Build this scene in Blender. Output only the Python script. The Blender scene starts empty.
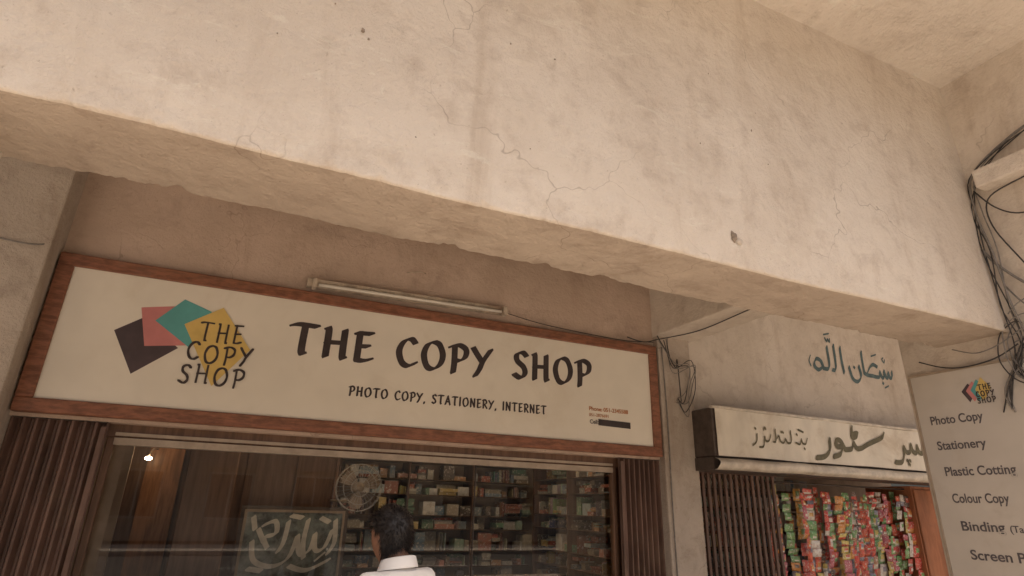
import bpy, math, random, bmesh
from mathutils import Matrix, Vector, noise
random.seed(7)
S=bpy.context.scene
S.view_settings.view_transform='Standard'; S.view_settings.look='None'; S.view_settings.exposure=0
COL=S.collection

# ---------------------------------------------------------------- materials
def newmat(name):
    m=bpy.data.materials.new(name); m.use_nodes=True
    return m, m.node_tree.nodes, m.node_tree.links, m.node_tree.nodes['Principled BSDF']
def c4(c): return (c[0],c[1],c[2],1)
def noise_n(N,L,co,scale,detail=6,rough=.6,dist=0.0):
    n=N.new('ShaderNodeTexNoise'); n.inputs['Scale'].default_value=scale
    n.inputs['Detail'].default_value=detail; n.inputs['Roughness'].default_value=rough
    n.inputs['Distortion'].default_value=dist
    L.new(co,n.inputs['Vector']); return n.outputs['Fac']
def maprange(N,L,v,a,b,c,d,smooth=True):
    n=N.new('ShaderNodeMapRange'); 
    if smooth: n.interpolation_type='SMOOTHSTEP'
    n.inputs['From Min'].default_value=a; n.inputs['From Max'].default_value=b
    n.inputs['To Min'].default_value=c; n.inputs['To Max'].default_value=d
    L.new(v,n.inputs['Value']); return n.outputs['Result']
def mixc(N,L,f,a,b,mode='MIX'):
    n=N.new('ShaderNodeMix'); n.data_type='RGBA'; n.blend_type=mode
    for s,v in ((n.inputs['Factor'],f),(n.inputs['A'],a),(n.inputs['B'],b)):
        if hasattr(v,'is_linked'): L.new(v,s)
        elif isinstance(v,(int,float)): s.default_value=v
        else: s.default_value=c4(v)
    return n.outputs['Result']
def math_n(N,L,op,a,b=None):
    n=N.new('ShaderNodeMath'); n.operation=op
    for i,v in ((0,a),(1,b)):
        if v is None: continue
        if hasattr(v,'is_linked'): L.new(v,n.inputs[i])
        else: n.inputs[i].default_value=v
    return n.outputs[0]
def coords(N,L,scale=(1,1,1)):
    t=N.new('ShaderNodeTexCoord')
    if scale==(1,1,1): return t.outputs['Object']
    mp=N.new('ShaderNodeMapping'); mp.inputs['Scale'].default_value=scale
    L.new(t.outputs['Object'],mp.inputs['Vector']); return mp.outputs['Vector']
def plaster(name,light,mid,dark,bump=.6,crack=.5,stain=.5,peel=.35,speck=.35):
    m,N,L,B=newmat(name); co=coords(N,L)
    a=noise_n(N,L,co,1.0,4,.6,.4); b=noise_n(N,L,co,5,6,.72,.3)
    col=mixc(N,L,maprange(N,L,a,.35,.65,0,1),mid,light)
    col=mixc(N,L,maprange(N,L,b,.46,.74,0,.6),col,dark)
    cs=coords(N,L,(2.0,2.0,.5)); s=noise_n(N,L,cs,1.3,5,.68,.6)
    col=mixc(N,L,maprange(N,L,s,.5,.76,0,stain),col,(dark[0]*.85,dark[1]*.78,dark[2]*.70))
    mp=N.new('ShaderNodeMapping'); mp.inputs['Scale'].default_value=(1.2,1.2,3.4); mp.inputs['Rotation'].default_value=(0,.5,0)
    L.new(co,mp.inputs['Vector'])
    pf=maprange(N,L,noise_n(N,L,mp.outputs[0],2.6,7,.8,.8),.56,.68,0,peel)
    col=mixc(N,L,pf,col,(min(.87,light[0]*1.15),min(.87,light[1]*1.15),min(.87,light[2]*1.15)))
    f=noise_n(N,L,co,42,3,.7)
    col=mixc(N,L,maprange(N,L,f,.64,.74,0,speck),col,(dark[0]*.6,dark[1]*.52,dark[2]*.45))
    if crack>0:
        vm=N.new('ShaderNodeVectorMath'); vm.operation='SCALE'; vm.inputs['Scale'].default_value=.5
        dn=N.new('ShaderNodeTexNoise'); dn.inputs['Scale'].default_value=3; dn.inputs['Detail'].default_value=3
        L.new(co,dn.inputs['Vector']); L.new(dn.outputs['Color'],vm.inputs[0])
        va=N.new('ShaderNodeVectorMath'); va.operation='ADD'; L.new(co,va.inputs[0]); L.new(vm.outputs[0],va.inputs[1])
        vo=N.new('ShaderNodeTexVoronoi'); vo.feature='DISTANCE_TO_EDGE'; vo.inputs['Scale'].default_value=.9
        L.new(va.outputs[0],vo.inputs['Vector'])
        cr=maprange(N,L,vo.outputs['Distance'],0,.0035,crack,0)
        cr=math_n(N,L,'MULTIPLY',cr,maprange(N,L,a,.46,.58,0,1))
        col=mixc(N,L,cr,col,(dark[0]*.5,dark[1]*.45,dark[2]*.4))
    L.new(col,B.inputs['Base Color']); B.inputs['Roughness'].default_value=.93
    B.inputs['Specular IOR Level'].default_value=.2
    h=noise_n(N,L,co,6,6,.72)
    bp=N.new('ShaderNodeBump'); bp.inputs['Strength'].default_value=bump; bp.inputs['Distance'].default_value=.07
    L.new(h,bp.inputs['Height']); L.new(bp.outputs['Normal'],B.inputs['Normal'])
    return m
def simple(name,col,rough=.6,var=.25,scale=8,bump=.1,metal=0,stretch=(1,1,1),spec=.4,dirt=None):
    m,N,L,B=newmat(name); co=coords(N,L,stretch)
    a=noise_n(N,L,co,scale,3,.65); d=tuple(x*(1-var) for x in col); e=tuple(min(1,x*(1+var*.6)) for x in col)
    c=mixc(N,L,maprange(N,L,a,.3,.7,0,1),d,e)
    if dirt:
        b=noise_n(N,L,coords(N,L),2.2,5,.7,.5); c=mixc(N,L,maprange(N,L,b,.5,.75,0,.6),c,dirt)
    L.new(c,B.inputs['Base Color']); B.inputs['Roughness'].default_value=rough
    B.inputs['Metallic'].default_value=metal; B.inputs['Specular IOR Level'].default_value=spec
    if bump>=.15:
        bp=N.new('ShaderNodeBump'); bp.inputs['Strength'].default_value=bump; bp.inputs['Distance'].default_value=.01
        L.new(noise_n(N,L,co,scale*4,2,.7),bp.inputs['Height']); L.new(bp.outputs['Normal'],B.inputs['Normal'])
    return m
def attrmat(name,rough=.4,spec=.5,sc=30,lo=(.3,.24,.18),amt=.3):
    m,N,L,B=newmat(name); a=N.new('ShaderNodeAttribute'); a.attribute_name='Col'
    co=coords(N,L); n=noise_n(N,L,co,sc,3); f=maprange(N,L,n,.45,.7,0,amt)
    c=mixc(N,L,f,a.outputs['Color'],lo)
    n2=noise_n(N,L,co,sc*1.7,2); c=mixc(N,L,maprange(N,L,n2,.58,.62,0,.55),c,(.75,.72,.64))
    L.new(c,B.inputs['Base Color']); B.inputs['Roughness'].default_value=rough; B.inputs['Specular IOR Level'].default_value=spec
    return m
def emis(name,col,st):
    m,N,L,B=newmat(name); B.inputs['Emission Color'].default_value=c4(col); B.inputs['Emission Strength'].default_value=st
    B.inputs['Base Color'].default_value=c4(col); return m
def glassmat(name,tint=(.94,.93,.91),ior=1.5):
    m,N,L,B=newmat(name); N.remove(B); out=N['Material Output']
    t=N.new('ShaderNodeBsdfTransparent'); t.inputs[0].default_value=c4(tint)
    g=N.new('ShaderNodeBsdfGlossy'); g.inputs['Roughness'].default_value=.015; g.inputs[0].default_value=(.95,.93,.9,1)
    f=N.new('ShaderNodeFresnel'); f.inputs['IOR'].default_value=ior
    mx=N.new('ShaderNodeMixShader'); 
    f2=math_n(N,L,'MULTIPLY',f.outputs[0],1.6)
    L.new(f2,mx.inputs[0]); L.new(t.outputs[0],mx.inputs[1]); L.new(g.outputs[0],mx.inputs[2])
    L.new(mx.outputs[0],out.inputs[0]); return m

M={}
M['beam']=plaster('beam_plaster',(.80,.72,.625),(.72,.635,.54),(.55,.46,.38),.55,.5,.4,.45,.4)
M['soffit_shade']=plaster('beam_soffit_shaded_plaster',(.55,.46,.375),(.48,.395,.32),(.34,.265,.21),.6,.5,.5,.3)  # beam plaster darkened: shade on the underside is put into the colour
M['wall']=plaster('wall_plaster',(.71,.635,.55),(.63,.555,.47),(.46,.38,.315),.45,.35,.5)
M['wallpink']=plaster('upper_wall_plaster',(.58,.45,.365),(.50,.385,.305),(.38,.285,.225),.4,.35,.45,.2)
M['ceil']=plaster('ceiling_plaster',(.83,.755,.665),(.75,.675,.59),(.53,.455,.385),.7,0,.3,.4,.4)
M['pier']=plaster('pier_plaster',(.52,.45,.38),(.44,.375,.31),(.31,.25,.20),.5,.4,.55)
M['frame']=simple('sign_wood_frame',(.25,.105,.06),.5,.35,12,.2,stretch=(1,4,4),dirt=(.17,.11,.08))
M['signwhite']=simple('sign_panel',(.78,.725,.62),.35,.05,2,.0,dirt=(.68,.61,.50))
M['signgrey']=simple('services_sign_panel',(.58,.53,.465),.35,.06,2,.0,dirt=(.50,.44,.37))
M['signwhite2']=simple('urdu_sign_panel',(.74,.68,.57),.45,.12,3,.0,stretch=(1,1,.4),dirt=(.46,.36,.25))
M['black']=simple('black_paint',(.055,.042,.042),.5,.2,10,0)
M['grey']=simple('grey_lettering',(.12,.105,.11),.5,.2,10,0)
M['teal']=simple('teal_wall_paint',(.10,.155,.165),.7,.25,14,0)
M['olive']=simple('olive_lettering',(.14,.125,.075),.6,.25,14,0)
M['orange']=simple('phone_lettering',(.45,.16,.05),.6,.2,10,0)
M['cblack']=simple('card_black',(.085,.062,.068),.5,.2,5,0)
M['cpink']=simple('card_pink',(.60,.23,.22),.5,.1,5,0)
M['cteal']=simple('card_teal',(.12,.38,.37),.5,.1,5,0)
M['cyel']=simple('card_yellow',(.66,.47,.15),.5,.12,5,0)
M['shutter']=simple('brown_shutter_paint',(.15,.088,.066),.5,.35,9,.2,stretch=(1,1,.3),dirt=(.2,.14,.10))
M['darkmetal']=simple('dark_metal',(.08,.06,.05),.5,.3,12,.0)
M['tray']=simple('shutter_tray_metal',(.62,.56,.47),.5,.2,8,.0,dirt=(.38,.29,.21))
M['wood']=simple('door_wood',(.32,.15,.07),.4,.4,6,.0,stretch=(4,4,.5))
M['woodd']=simple('dark_wood_panel',(.15,.085,.055),.4,.35,5,.0,stretch=(4,4,.4))
M['inwall']=simple('interior_wall',(.46,.35,.26),.7,.2,3,.0)
M['floor']=simple('interior_floor',(.35,.29,.24),.5,.2,3,.0)
M['alu']=simple('aluminium_frame',(.42,.34,.26),.4,.15,10,.0,metal=.2)
M['glass']=glassmat('window_glass')
M['goods']=attrmat('packaging_print',.45,.5,22,(.30,.26,.22),.5)
M['packets']=attrmat('foil_packets',.3,.6,34,(.25,.08,.05),.5)
M['cable']=simple('cable_rubber',(.045,.04,.038),.6,.3,20,0)
M['cableg']=simple('grey_cable',(.22,.20,.18),.6,.3,20,0)
M['fanmetal']=simple('fan_cage_metal',(.52,.49,.44),.4,.1,6,.0)
M['tube']=simple('tube_glass',(.70,.66,.58),.25,.05,6,0)
M['rust']=simple('rusty_batten',(.50,.42,.33),.6,.3,16,.2,dirt=(.26,.15,.09))
M['skin']=simple('skin',(.24,.125,.08),.55,.12,20,.0)
M['hair']=simple('hair',(.016,.012,.011),.5,.3,40,.0)
M['shirt']=simple('white_shirt',(.78,.76,.74),.8,.05,6,.15)
M['trouser']=simple('trousers',(.06,.055,.06),.8,.2,12,.0)
M['shoe']=simple('shoe_leather',(.03,.02,.015),.35,.2,12,.0)
M['eye']=simple('eye_white',(.7,.66,.6),.2,.05,5,0)
M['pave']=simple('pavement_concrete',(.61,.54,.455),.9,.12,1.5,.0,dirt=(.49,.42,.335))
M['tile']=simple('arcade_floor_terrazzo',(.47,.41,.345),.6,.15,9,.0,dirt=(.36,.30,.235))
M['joint']=simple('floor_joint',(.18,.15,.12),.9,.15,9,.0)
M['ground']=simple('ground_dust',(.48,.41,.32),.95,.2,.4,.0)
M['asph']=simple('asphalt',(.12,.11,.10),.9,.3,4,.0)
M['paint']=simple('road_paint',(.7,.68,.6),.7,.15,9,0)
M['opp']=simple('cream_render',(.62,.54,.42),.9,.15,.8,.0,dirt=(.45,.37,.28))
M['win']=simple('window_pane',(.05,.06,.07),.1,.2,2,0,spec=.6)
M['lamp']=emis('lamp_glow',(1,.74,.46),32)
M['chip']=simple('chipped_concrete',(.34,.27,.21),.95,.4,40,.3)
M['poster']=simple('poster_print',(.13,.155,.145),.35,.8,9,0,dirt=(.50,.52,.48))
M['posterink']=simple('poster_white_ink',(.58,.56,.5),.6,.2,9,0)
M['posterframe']=simple('poster_frame_wood',(.30,.24,.18),.4,.2,9,0)
M['cupboard']=simple('orange_cupboard_paint',(.42,.17,.085),.5,.25,5,0,stretch=(2,2,.5),dirt=(.28,.13,.08))

# ---------------------------------------------------------------- helpers
def empty(name,loc=(0,0,0)):
    e=bpy.data.objects.new(name,None); e.location=loc; e.empty_display_size=.2; COL.objects.link(e); return e
def mesh(name,vs,fs,mat,parent=None,smooth=False,cols=None):
    me=bpy.data.meshes.new(name); me.from_pydata([tuple(v) for v in vs],[],fs); me.update()
    if isinstance(mat,str): mat=M[mat]
    me.materials.append(mat)
    if smooth:
        for p in me.polygons: p.use_smooth=True
    if cols:
        a=me.color_attributes.new('Col','FLOAT_COLOR','CORNER')
        for p in me.polygons:
            for li in p.loop_indices: a.data[li].color=c4(cols[p.index])
    o=bpy.data.objects.new(name,me); COL.objects.link(o)
    if parent: o.parent=parent
    return o
def boxvf(x0,x1,y0,y1,z0,z1,off=0):
    v=[(x0,y0,z0),(x1,y0,z0),(x1,y1,z0),(x0,y1,z0),(x0,y0,z1),(x1,y0,z1),(x1,y1,z1),(x0,y1,z1)]
    f=[(0,3,2,1),(4,5,6,7),(0,1,5,4),(1,2,6,5),(2,3,7,6),(3,0,4,7)]
    return v,[tuple(i+off for i in q) for q in f]
def box(name,x0,x1,y0,y1,z0,z1,mat,parent=None,bev=0):
    v,f=boxvf(x0,x1,y0,y1,z0,z1); o=mesh(name,v,f,mat,parent)
    if bev:
        b=o.modifiers.new('b','BEVEL'); b.width=bev; b.segments=2
    return o
def boxes(name,lst,mat,parent=None,bev=0,cols=None):
    V=[];F=[];C=[]
    for i,b in enumerate(lst):
        v,f=boxvf(*b,off=len(V)); V+=v; F+=f
        if cols: C+=[cols[i]]*6
    o=mesh(name,V,F,mat,parent,cols=C if cols else None)
    if bev:
        b=o.modifiers.new('b','BEVEL'); b.width=bev; b.segments=1
    return o
def catmull3(p,n=6):
    if len(p)<3: return [Vector(a) for a in p]
    q=[p[0]]+list(p)+[p[-1]]; r=[]
    for i in range(1,len(q)-2):
        a,b,c,d=[Vector(k) for k in q[i-1:i+3]]
        for k in range(n):
            t=k/n; r.append(.5*((2*b)+(c-a)*t+(2*a-5*b+4*c-d)*t*t+(3*b-a-3*c+d)*t**3))
    r.append(Vector(p[-1])); return r
class Tubes:
    def __init__(s): s.V=[];s.F=[]
    def add(s,pts,r,smooth=True,sides=6):
        P=catmull3(pts) if smooth else [Vector(a) for a in pts]
        ref=Vector((.3,.5,.81)); b0=len(s.V)
        for i,p in enumerate(P):
            t=(P[min(i+1,len(P)-1)]-P[max(i-1,0)])
            if t.length<1e-9: t=Vector((0,0,1))
            t.normalize(); u=t.cross(ref)
            if u.length<.05: u=t.cross(Vector((1,0,0)))
            u.normalize(); v=t.cross(u)
            for k in range(sides):
                a=2*math.pi*k/sides; s.V.append(p+u*r*math.cos(a)+v*r*math.sin(a))
        for i in range(len(P)-1):
            for k in range(sides):
                k2=(k+1)%sides; s.F.append((b0+i*sides+k,b0+i*sides+k2,b0+(i+1)*sides+k2,b0+(i+1)*sides+k))
        s.F.append(tuple(b0+k for k in range(sides))[::-1]); e=b0+(len(P)-1)*sides; s.F.append(tuple(e+k for k in range(sides)))
    def make(s,name,mat,parent): return mesh(name,s.V,s.F,mat,parent,smooth=True)
def tube(name,pts,r,mat,parent=None,smooth=True):
    t=Tubes(); t.add(pts,r,smooth,8 if r<.03 else 20); return t.make(name,mat,parent)

# --- broad nib pen lettering (flat sign-writer's paint on a board)
def catmull(p,n=7):
    if len(p)<3: return p
    q=[p[0]]+list(p)+[p[-1]]; r=[]
    for i in range(1,len(q)-2):
        a,b,c,d=q[i-1:i+3]
        for k in range(n):
            t=k/n
            r.append(tuple(.5*((2*b[j])+(-a[j]+c[j])*t+(2*a[j]-5*b[j]+4*c[j]-d[j])*t*t+(-a[j]+3*b[j]-3*c[j]+d[j])*t**3) for j in (0,1)))
    r.append(tuple(p[-1])); return r
def hull(ps):
    ps=sorted(set(ps)); 
    def half(ps):
        h=[]
        for p in ps:
            while len(h)>1 and (h[-1][0]-h[-2][0])*(p[1]-h[-2][1])-(h[-1][1]-h[-2][1])*(p[0]-h[-2][0])<=0: h.pop()
            h.append(p)
        return h
    a=half(ps); b=half(ps[::-1]); return a[:-1]+b[:-1]
class Pen:
    def __init__(s,w,t,ang,tf): s.w=w;s.t=t;s.a=math.radians(ang);s.tf=tf;s.V=[];s.F=[];s.k=0
    def stroke(s,pts,smooth=True):
        c,n=math.cos(s.a),math.sin(s.a)
        corners=[(sx*s.w/2*c-sy*s.t/2*n, sx*s.w/2*n+sy*s.t/2*c) for sx in(-1,1) for sy in(-1,1)]
        P=catmull(pts) if smooth and len(pts)>2 else pts
        for a,b in zip(P[:-1],P[1:]):
            h=hull([(round(a[0]+x,6),round(a[1]+y,6)) for x,y in corners]+[(round(b[0]+x,6),round(b[1]+y,6)) for x,y in corners])
            if len(h)<3: continue
            base=len(s.V); d=.0015+(s.k%60)*.00002; s.k+=1
            s.V+=[s.tf(x,y,d) for x,y in h]; s.F.append(tuple(range(base,base+len(h))))
    def make(s,name,mat,parent): return mesh(name,s.V,s.F,mat,parent)
G={
'T':(.74,[[(0,.93),(.2,.98),(.74,.97)],[(.38,.95),(.36,.12),(.44,.02)]]),
'H':(.74,[[(.06,.98),(.12,.9),(.11,.02)],[(.62,.98),(.62,.1),(.68,.03)],[(.1,.5),(.62,.54)]]),
'E':(.56,[[(.12,.97),(.1,.03)],[(.02,.95),(.5,.98)],[(.1,.5),(.42,.53)],[(.1,.03),(.3,.02),(.54,.1)]]),
'C':(.66,[[(.62,.84),(.45,.98),(.2,.85),(.06,.5),(.18,.12),(.42,.0),(.66,.14)]]),
'O':(.82,[[(.42,.99),(.18,.86),(.06,.5),(.18,.1),(.42,.0),(.68,.2),(.76,.55),(.62,.9),(.42,.99)]]),
'P':(.64,[[(.14,.96),(.15,.3),(.12,-.03)],[(-.02,.9),(.3,1.0),(.58,.86),(.56,.58),(.36,.42),(.18,.42)]]),
'Y':(.66,[[(-.02,.97),(.14,.75),(.34,.5)],[(.68,.97),(.38,.5),(.26,.2),(.1,-.06)]]),
'S':(.54,[[(.52,.86),(.34,.99),(.1,.88),(.12,.64),(.4,.42),(.46,.18),(.28,.0),(.0,.12)]]),
'A':(.7,[[(.36,1),(.02,0)],[(.33,1),(.66,0)],[(.14,.34),(.54,.34)]]),
'N':(.7,[[(.08,0),(.08,1)],[(.08,1),(.6,0)],[(.6,0),(.6,1)]]),
'R':(.66,[[(.12,1),(.12,0)],[(.0,.92),(.3,1),(.56,.82),(.5,.56),(.2,.45)],[(.28,.46),(.64,0)]]),
'I':(.22,[[(.1,1),(.1,0)]]),
',':(.2,[[(.1,.06),(.05,-.14)]]),
' ':(.42,[])}
def textwidth(t,gap): return sum(G[c][0]+gap for c in t)-gap
def pentext(pen,t,x0,x1,base,h,gap=.2,rise=0,jit=0):
    wd=textwidth(t,gap); sx=(x1-x0)/wd; x=0
    for ch in t:
        w,st=G[ch]; j=random.uniform(-jit,jit)
        for s in st:
            pen.stroke([(x0+(x+px)*sx, base+rise*x/wd+(py+j)*h) for px,py in s], smooth=len(s)>2)
        x+=w+gap

# ---------------------------------------------------------------- ground & street
mesh('ground',[(-400,-400,0),(400,-400,0),(400,400,0),(-400,400,0)],[(0,1,2,3)],'ground')
box('pavement',-30,40,-5.0,.5,0.004,.15,'pave',bev=.01)
box('pavement',-30,40,.502,4.2,0.004,.15,'tile')
boxes('floor_joints',[(-10+i*.6,-10+i*.6+.006,.51,4.09,.1501,.1525) for i in range(24)]+[(-10,4.4,.8+j*.6,.806+j*.6,.1502,.1515) for j in range(6)],'joint')
mesh('road',[(-200,-13,.006),(200,-13,.006),(200,-5.02,.006),(-200,-5.02,.006)],[(0,1,2,3)],'asph')
boxes('road_marking',[(-60+i*5,-60+i*5+2.5,-9.06,-8.94,.007,.011) for i in range(24)],'paint')
box('pavement',-30,40,-16,-13,0.004,.15,'pave',bev=.01)

ob=empty('apartment_building')
box('walls',-22,26,-26,-18,.15,7,'opp',ob)
wl=[];fr=[];ba=[]
for r in range(2):
    for i in range(14):
        x=-20+i*3.2; z=1.0+r*3.2
        wl.append((x,x+1.5,-17.99,-17.96,z,z+1.6))
        fr+= [(x-.08,x,-17.995,-17.9,z-.08,z+1.68),(x+1.5,x+1.58,-17.995,-17.9,z-.08,z+1.68),(x,x+1.5,-17.995,-17.9,z+1.6,z+1.68),(x,x+1.5,-17.995,-17.9,z-.08,z),(x+.72,x+.78,-17.958,-17.91,z,z+1.6)]
        ba.append((x-.2,x+1.7,-18.0,-17.5,z+1.85,z+1.95))
boxes('windows',wl,'win',ob); boxes('window_frames',fr,'paint',ob); boxes('sunshades',ba,'opp',ob)
box('parapet',-22.2,26.2,-18.2,-17.9,7,7.6,'opp',ob)

# ---------------------------------------------------------------- arcade building
A=empty('arcade_building')
Dw=4.34; CZ=4.88; SZ=2.85; YF=.55
def loft_beam(name,x0,x1,y0,y1,z0,z1,mat,parent,axis='x',amp=.006,chip=.02,ra=.02,mat2=None):
    pr=[]; n=18
    for i in range(n): pr.append((y0, z1+(z0+.08-z1)*i/n,0))
    for i in range(8): pr.append((y0, z0+.08-(.08-ra)*i/8,.5+.05*i))
    for i in range(6):
        a=math.pi/2*i/5; pr.append((y0+ra-ra*math.cos(a), z0+ra-ra*math.sin(a),1))
    m=max(4,int((y1-y0)/.04))
    for i in range(1,m): pr.append((y0+ra+(y1-y0-2*ra)*i/m, z0,.3))
    for i in range(6):
        a=math.pi/2*i/5; pr.append((y1-ra+ra*math.sin(a), z0+ra-ra*math.cos(a),1))
    for i in range(1,n+1): pr.append((y1, z0+ra+(z1-z0-ra)*i/n,0))
    L_=x1-x0; steps=int(L_/.015); V=[];F=[];sm=[]
    for s in range(steps+1):
        x=x0+L_*s/steps; kx=1.9 if x<1.2 and axis=='x' else 1
        for (y,z,k) in pr:
            p=Vector((x,y,z))
            d=noise.noise(p*1.7)*amp*1.6+noise.noise(p*5)*amp*.5
            cc=noise.noise(Vector((x*5,y*3,7)))+.5*noise.noise(Vector((x*17,y*9,3)))+.3*noise.noise(Vector((x*40,y*20,z*30)))
            ch=max(0,cc-.20)*chip*k*kx+ (noise.noise(Vector((x*24,y*20,z*20)))*.005+noise.noise(Vector((x*55,y*50,z*50)))*.0025)*k
            cy=(y0+y1)/2
            yy=y+(-1 if y<cy else 1)*(d-(ch if abs(y-cy)>(y1-y0)*.35 else 0))
            zz=z+(ch*.8 if k>.3 else 0)+noise.noise(Vector((x*.9,y,11)))*.01*(1 if z<z0+.3 else 0)
            V.append((x,yy,zz) if axis=='x' else (yy,x,zz))
    n=len(pr)
    for s in range(steps):
        for i in range(n-1):
            q=(s*n+i,s*n+i+1,(s+1)*n+i+1,(s+1)*n+i)
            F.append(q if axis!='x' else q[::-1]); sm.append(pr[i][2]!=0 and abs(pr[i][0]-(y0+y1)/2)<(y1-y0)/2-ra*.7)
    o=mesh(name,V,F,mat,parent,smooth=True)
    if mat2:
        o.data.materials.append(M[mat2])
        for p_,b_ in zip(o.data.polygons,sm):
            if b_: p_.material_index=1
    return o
loft_beam('main_beam',-1.6,4.64,2.05,2.54,SZ,CZ+.02,'beam',A,ra=.014,mat2='soffit_shade')
loft_beam('cross_beam',2.52,Dw+.05,3.42,3.85,3.21,CZ+.02,'wall',A,axis='y',ra=.012,chip=.008)
box('ceiling',-9,12,YF,2.2,CZ,CZ+.25,'ceil',A)
box('ceiling_rear',-9,12,2.2,9,CZ,CZ+.25,'ceil',A)
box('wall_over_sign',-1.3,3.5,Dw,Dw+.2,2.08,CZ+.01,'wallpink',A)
box('wall_over_store',3.7,9.5,Dw+.002,Dw+.2,2.06,CZ+.01,'wall',A)
box('left_pier',-3.6,-1.25,4.10,4.6,.15,CZ+.01,'pier',A,bev=.012)
box('left_wall',-9,-3.6,4.3,4.6,.15,CZ+.01,'wall',A)
box('shop_pier',3.425,3.80,4.27,4.7,.15,3.3,'pier',A,bev=.01)
box('left_column',-1.5,-1.0,2.06,2.53,.15,3.3,'wall',A,bev=.02)
box('right_wall',4.62,5.0,YF,2.80,.15,CZ+.01,'wall',A,bev=.012)
box('right_return_wall',9.3,9.6,2.8,4.35,.15,CZ+.01,'wall',A)
box('front_column',-4.4,-3.9,YF,YF+.5,.15,CZ,'wall',A,bev=.02)
box('wall_ledge',4.49,4.622,1.1,1.95,3.88,4.02,'ceil',A,bev=.012)
box('upper_storey',-9,12,YF,9,CZ+.26,CZ+2.4,'opp',A)

def blob(name,x,y,z,sx,sy,sz,mat,parent,seed,rot=0,wob=.45,fq=1.5):
    V=[];F=[];R=22;H=4; cr,sr=math.cos(rot),math.sin(rot)
    for i in range(H+1):
        for j in range(R):
            a=2*math.pi*j/R; rr=math.cos(i/H*math.pi/2)*(1+wob*noise.noise(Vector((math.cos(a)*fq+seed,math.sin(a)*fq,i*.1))))
            u=math.cos(a)*rr*sx; v=math.sin(a)*rr*sz
            V.append((x+u*cr-v*sr, y-math.sin(i/H*math.pi/2)*sy, z+u*sr+v*cr))
    for i in range(H):
        for j in range(R):
            k=(j+1)%R; F.append((i*R+j,i*R+k,(i+1)*R+k,(i+1)*R+j))
    return mesh(name,V,F,mat,parent,smooth=True)
blob('chip',2.19,2.05,3.02,.022,.012,.03,'chip',A,1)
blob('chip_pale',2.225,2.05,3.0,.02,.014,.02,'wall',A,5)
for i in range(18):
    x=random.uniform(-.6,4.3); z=random.uniform(2.95,4.6); s=random.choice([.003,.003,.004,.005])
    blob('pit_%d'%i,x,2.05,z,s,.005,s*random.uniform(.8,1.8),'chip',A,i*3+2)
blob('pit_large',.18,2.05,3.55,.008,.006,.013,'chip',A,44)

# ---------------------------------------------------------------- The main shop sign
sg=empty('shop_sign')
box('panel',-1.16,3.33,4.283,4.338,2.17,3.03,'signwhite',sg)
boxes('frame',[(-1.238,3.40,4.262,4.337,3.018,3.10),(-1.238,3.40,4.262,4.337,2.10,2.182),
   (-1.238,-1.15,4.262,4.337,2.182,3.018),(3.315,3.40,4.262,4.337,2.182,3.018)],'frame',sg,bev=.006)
tf=lambda u,v,d:(u,4.283-d,v)
def poly(name,pts,d,mat,parent,tf=tf):
    return mesh(name,[tf(x,z,d) for x,z in pts],[tuple(range(len(pts)))],mat,parent)
poly('card_black',[(-.849,2.64),(-.71,2.745),(-.475,2.572),(-.70,2.375)],.0015,'cblack',sg)
poly('card_pink',[(-.735,2.81),(-.52,2.855),(-.40,2.60),(-.665,2.56)],.003,'cpink',sg)
poly('card_teal',[(-.64,2.735),(-.50,2.905),(-.325,2.845),(-.41,2.58)],.0045,'cteal',sg)
poly('card_yellow',[(-.47,2.735),(-.26,2.885),(-.046,2.615),(-.235,2.345)],.006,'cyel',sg)
p=Pen(.013,.011,0,lambda u,v,d:(u,4.283-d-.006,v))
pentext(p,'THE',-.37,-.11,2.635,.13,.3,jit=.08); pentext(p,'COPY',-.42,-.03,2.50,.12,.3,jit=.12); pentext(p,'SHOP',-.43,-.05,2.36,.12,.3,jit=.10)
p.make('logo_lettering','black',sg)
p=Pen(.049,.015,28,tf)
for t,a,b,z in (('THE',.20,.78,2.63),('COPY',.97,1.73,2.635),('SHOP',1.95,2.68,2.65)): pentext(p,t,a,b,z,.22,.24)
p.make('title_lettering','black',sg)
p=Pen(.013,.007,28,tf); pentext(p,'PHOTO COPY, STATIONERY, INTERNET',.65,2.245,2.375,.066,.26); p.make('subtitle_lettering','black',sg)
def text(name,body,loc,size,mat,parent,rot=(math.pi/2,0,0),sx=1,off=0,align='LEFT'):
    cu=bpy.data.curves.new(name,'FONT'); cu.body=body; cu.size=size; cu.offset=off; cu.align_x=align
    cu.extrude=.0008; cu.materials.append(M[mat]); o=bpy.data.objects.new(name,cu); COL.objects.link(o)
    o.location=loc; o.rotation_euler=rot; o.scale=(sx,1,1); o.parent=parent; return o
text('phone_label','Phone: 051-2345588',(2.66,4.281,2.445),.048,'orange',sg,off=.0008)
text('fax_label','051-2876691',(2.66,4.281,2.395),.038,'orange',sg)
text('cell_label','Cell:',(2.665,4.281,2.335),.048,'grey',sg,off=.001)
poly('painted_out_number',[(2.75,2.325),(3.08,2.318),(3.08,2.372),(2.75,2.378)],.003,'black',sg)

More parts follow.
